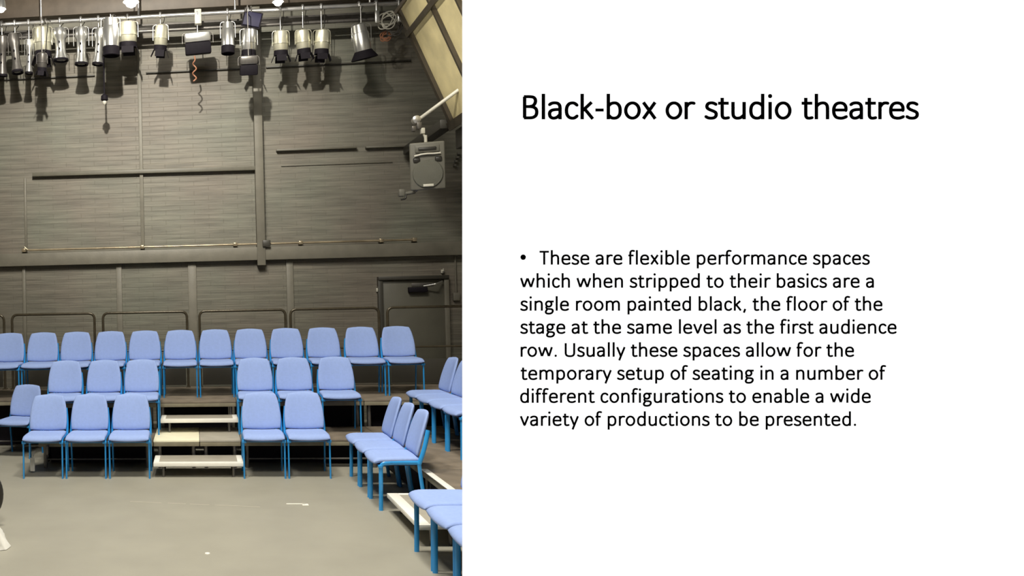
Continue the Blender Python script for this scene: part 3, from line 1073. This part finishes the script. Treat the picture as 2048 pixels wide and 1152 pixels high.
ADV = dict(a=479, b=525, c=423, d=525, e=498, f=305, g=471, h=525, i=229, k=455, l=229, m=799, n=525, o=527, p=525, r=349, s=391, t=335, u=525, v=452, w=715, x=433, y=453, T=487, U=642, B=544)
ADV.update({'-': 306, ',': 250, '.': 252, ' ': 226})
bowl = [(113, 352), (175, 412), (262, 438), (345, 422), (410, 350), (430, 236), (412, 120), (350, 50), (265, 29), (185, 48), (113, 118)]
arch = [(113, 345), (185, 412), (275, 438), (350, 424), (398, 370), (411, 290)]
G = {
 'a': [('s', [(80, 392), (140, 428), (220, 440), (300, 425), (350, 372), (362, 300)]), ('l', [(362, 305), (362, 0)]), ('s', [(362, 262), (250, 260), (150, 243), (94, 198), (82, 135), (105, 65), (170, 31), (240, 38), (305, 72), (362, 135)])],
 'b': [('l', [(113, 0), (113, 683)]), ('s', bowl)],
 'c': [('s', [(368, 378), (312, 422), (245, 438), (160, 415), (102, 340), (85, 234), (102, 125), (160, 52), (245, 29), (312, 44), (370, 88)])],
 'd': [('l', [(412, 0), (412, 683)]), ('s', [(525 - x, y) for x, y in bowl])],
 'e': [('l', [(88, 248), (412, 248)]), ('s', [(412, 235), (408, 335), (355, 412), (258, 438), (160, 412), (102, 335), (85, 234), (102, 125), (160, 53), (262, 29), (345, 38), (425, 70)])],
 'f': [('l', [(112, 0), (112, 520)]), ('s', [(112, 510), (122, 595), (168, 642), (225, 652), (292, 640)]), ('l', [(20, 430), (270, 430)])],
 'g': [('e', (212, 315, 128, 125)), ('l', [(225, 432), (448, 432)]), ('s', [(128, 215), (98, 160), (118, 105), (190, 82), (300, 76), (378, 50), (402, -12), (370, -85), (300, -128), (200, -140), (112, -122), (72, -70), (88, -10), (135, 60)])],
 'h': [('l', [(113, 0), (113, 683)]), ('s', arch), ('l', [(411, 300), (411, 0)])],
 'i': [('l', [(115, 0), (115, 465)]), ('d', (115, 622, 56))],
 'k': [('l', [(113, 0), (113, 683)]), ('l', [(135, 238), (368, 458)]), ('l', [(180, 278), (398, 10)])],
 'l': [('l', [(115, 0), (115, 683)])],
 'm': [('l', [(113, 0), (113, 465)]), ('s', [(113, 345), (180, 412), (262, 438), (335, 424), (385, 370), (399, 290)]), ('l', [(399, 300), (399, 0)]), ('s', [(399, 345), (466, 412), (548, 438), (621, 424), (671, 370), (685, 290)]), ('l', [(685, 300), (685, 0)])],
 'n': [('l', [(113, 0), (113, 465)]), ('s', arch), ('l', [(411, 300), (411, 0)])],
 'o': [('e', (264, 234, 180, 204))],
 'p': [('l', [(113, -178), (113, 465)]), ('s', bowl)],
 'r': [('l', [(113, 0), (113, 465)]), ('s', [(113, 325), (165, 398), (225, 432), (280, 437), (325, 428)])],
 's': [('s', [(325, 400), (270, 428), (205, 440), (125, 424), (86, 370), (90, 310), (135, 270), (205, 238), (280, 206), (325, 165), (326, 95), (280, 45), (200, 29), (120, 38), (55, 70)])],
 't': [('l', [(130, 575), (130, 150)]), ('s', [(130, 160), (136, 80), (170, 38), (225, 29), (300, 42)]), ('l', [(18, 430), (305, 430)])],
 'u': [('l', [(411, 0), (411, 465)]), ('l', [(113, 465), (113, 175)]), ('s', [(113, 185), (124, 95), (172, 42), (245, 29), (330, 52), (411, 122)])],
 'v': [('l', [(52, 455), (222, 28)]), ('l', [(400, 455), (230, 28)]), ('l', [(205, 36), (247, 36)])],
 'w': [('l', [(55, 455), (190, 30)]), ('l', [(200, 30), (352, 440)]), ('l', [(363, 440), (515, 30)]), ('l', [(525, 30), (660, 455)])],
 'x': [('l', [(58, 12), (375, 455)]), ('l', [(60, 455), (378, 12)])],
 'y': [('l', [(52, 455), (226, 28)]), ('l', [(402, 455), (148, -170)])],
 'T': [('l', [(22, 605), (465, 605)]), ('l', [(243, 605), (243, 0)])],
 'U': [('l', [(122, 640), (122, 225)]), ('l', [(520, 640), (520, 225)]), ('s', [(122, 235), (132, 120), (195, 48), (320, 26), (447, 48), (510, 120), (520, 235)])],
 'B': [('l', [(125, 38), (125, 606)]), ('l', [(105, 606), (270, 606)]), ('s', [(262, 606), (360, 590), (412, 530), (408, 440), (350, 365), (255, 340)]), ('l', [(125, 340), (262, 340)]), ('s', [(255, 340), (355, 328), (432, 275), (450, 185), (425, 100), (350, 50), (262, 38)]), ('l', [(105, 38), (270, 38)])],
 '-': [('l', [(42, 248), (264, 248)])],
 ',': [('l', [(150, 85), (82, -95)])],
 '.': [('d', (126, 48, 54))],
}


def catmull(p, n=6):
    q = [p[0]] + list(p) + [p[-1]]
    out = []
    for i in range(1, len(q) - 2):
        for k in range(n):
            t = k / n
            out.append(tuple(.5 * (2 * q[i][j] + (q[i + 1][j] - q[i - 1][j]) * t + (2 * q[i - 1][j] - 5 * q[i][j] + 4 * q[i + 1][j] - q[i + 2][j]) * t * t + (3 * q[i][j] - q[i - 1][j] - 3 * q[i + 1][j] + q[i + 2][j]) * t ** 3) for j in (0, 1)))
    out.append(p[-1])
    return out


def stroke(bm, pts, hv, hh_, T, closed=False, rc=.45):
    """pen stroke: half width hv for upright strokes, hh_ for level ones"""
    L_, R_s = [], []
    n = len(pts)
    for i in range(n):
        a = pts[i - 1] if (i > 0 or closed) else pts[i]
        b = pts[(i + 1) % n] if (i < n - 1 or closed) else pts[i]
        dx, dy = b[0] - a[0], b[1] - a[1]
        l = math.hypot(dx, dy) or 1
        dx, dy = dx / l, dy / l
        h = hh_ + (hv - hh_) * abs(dy)
        x, y = pts[i]
        L_.append((x - dy * h, y + dx * h))
        R_s.append((x + dy * h, y - dx * h))
    def V(c):
        return bm.verts.new(T(c[0], c[1]))
    vl, vr = [V(c) for c in L_], [V(c) for c in R_s]
    for i in range(n if closed else n - 1):
        j = (i + 1) % n
        bm.faces.new((vl[i], vr[i], vr[j], vl[j]))


def rounded(pts, hv, e=14):
    """pulls the ends in a little and adds a narrower lip, so stroke ends are softly rounded"""
    return pts


def write(bm, text, x, base, em, track, hv, hh_):
    for ch in text:
        if ch != ' ':
            for k, d_ in G[ch]:
                T = lambda u, v: Vector(((x + u * em / 1000 - PPX) * K, (PPY - base + v * em / 1000) * K, .0006))
                if k == 'l':
                    stroke(bm, d_, hv, hh_, T)
                elif k == 's':
                    stroke(bm, catmull(d_), hv, hh_, T)
                    # round ends of free strokes
                    for e_ in (d_[0], d_[-1]):
                        if ch in 'acefgrst' :
                            rr = (hv + hh_) / 2 * .93
                            vs = [bm.verts.new(T(e_[0] + rr * math.cos(2 * PI * q / 14), e_[1] + rr * math.sin(2 * PI * q / 14))) for q in range(14)]
                            bm.faces.new(vs)
                elif k == 'e':
                    cx, cy, rx, ry = d_
                    stroke(bm, [(cx + rx * math.cos(2 * PI * q / 36), cy + ry * math.sin(2 * PI * q / 36)) for q in range(36)], hv, hh_, T, True)
                else:
                    cx, cy, r = d_
                    vs = [bm.verts.new(T(cx + r * math.cos(2 * PI * q / 20), cy + r * math.sin(2 * PI * q / 20))) for q in range(20)]
                    bm.faces.new(vs)
        x += ADV[ch] * em / 1000 + track
    return x


def ink(ch):
    xs = []
    for k, d_ in G[ch]:
        if k in 'ls':
            xs += [p[0] for p in d_]
        else:
            xs += [d_[0] - (d_[2]), d_[0] + d_[2]]
    return min(xs) - (0 if G[ch][0][0] == 'd' else 40), max(xs) + (0 if ch == '.' else 40)


def fit(bm, text, xa, xb, base, em, hv, hh_):
    l = ink(text[0])[0] * em / 1000
    nat = sum(ADV[c] for c in text[:-1]) * em / 1000 + ink(text[-1])[1] * em / 1000 - l
    tr = (xb - xa - nat) / (len(text) - 1)
    write(bm, text, xa - l, base, em, tr, hv, hh_)


for t_, xa_, xb_ in (('Black-box', 1044.6, 1313.3), ('or', 1331.3, 1391.0), ('studio', 1408.6, 1582.5), ('theatres', 1600.0, 1836.8)):
    hd = nb()
    fit(hd, t_, xa_, xb_, 238.6, 74.6, 46, 40)
    make('heading_lettering', hd, 'letters', scr, smooth=False)
bd = nb()
LINES = [('These are flexible performance spaces', 1077.2, 1738.9, 529.3), ('which when stripped to their basics are a', 1040.3, 1747.3, 575.4),
         ('single room painted black, the floor of the', 1040.3, 1764.8, 621.4), ('stage at the same level as the first audience', 1040.3, 1793.0, 667.4),
         ('row. Usually these spaces allow for the', 1041.4, 1708.0, 713.5), ('temporary setup of seating in a number of', 1039.6, 1772.0, 759.6),
         ('different configurations to enable a wide', 1040.5, 1741.4, 805.6), ('variety of productions to be presented.', 1039.8, 1712.0, 851.7)]
for t_, xa_, xb_, b_ in LINES:
    fit(bd, t_, xa_, xb_, b_, 42.6, 48, 43)
vs = [bd.verts.new(((1046.2 + 5.4 * math.cos(2 * PI * q / 24) - PPX) * K, (PPY - 514.4 + 5.4 * math.sin(2 * PI * q / 24)) * K, .0006)) for q in range(24)]
bd.faces.new(vs)
make('paragraph_lettering', bd, 'letters', scr, smooth=False)
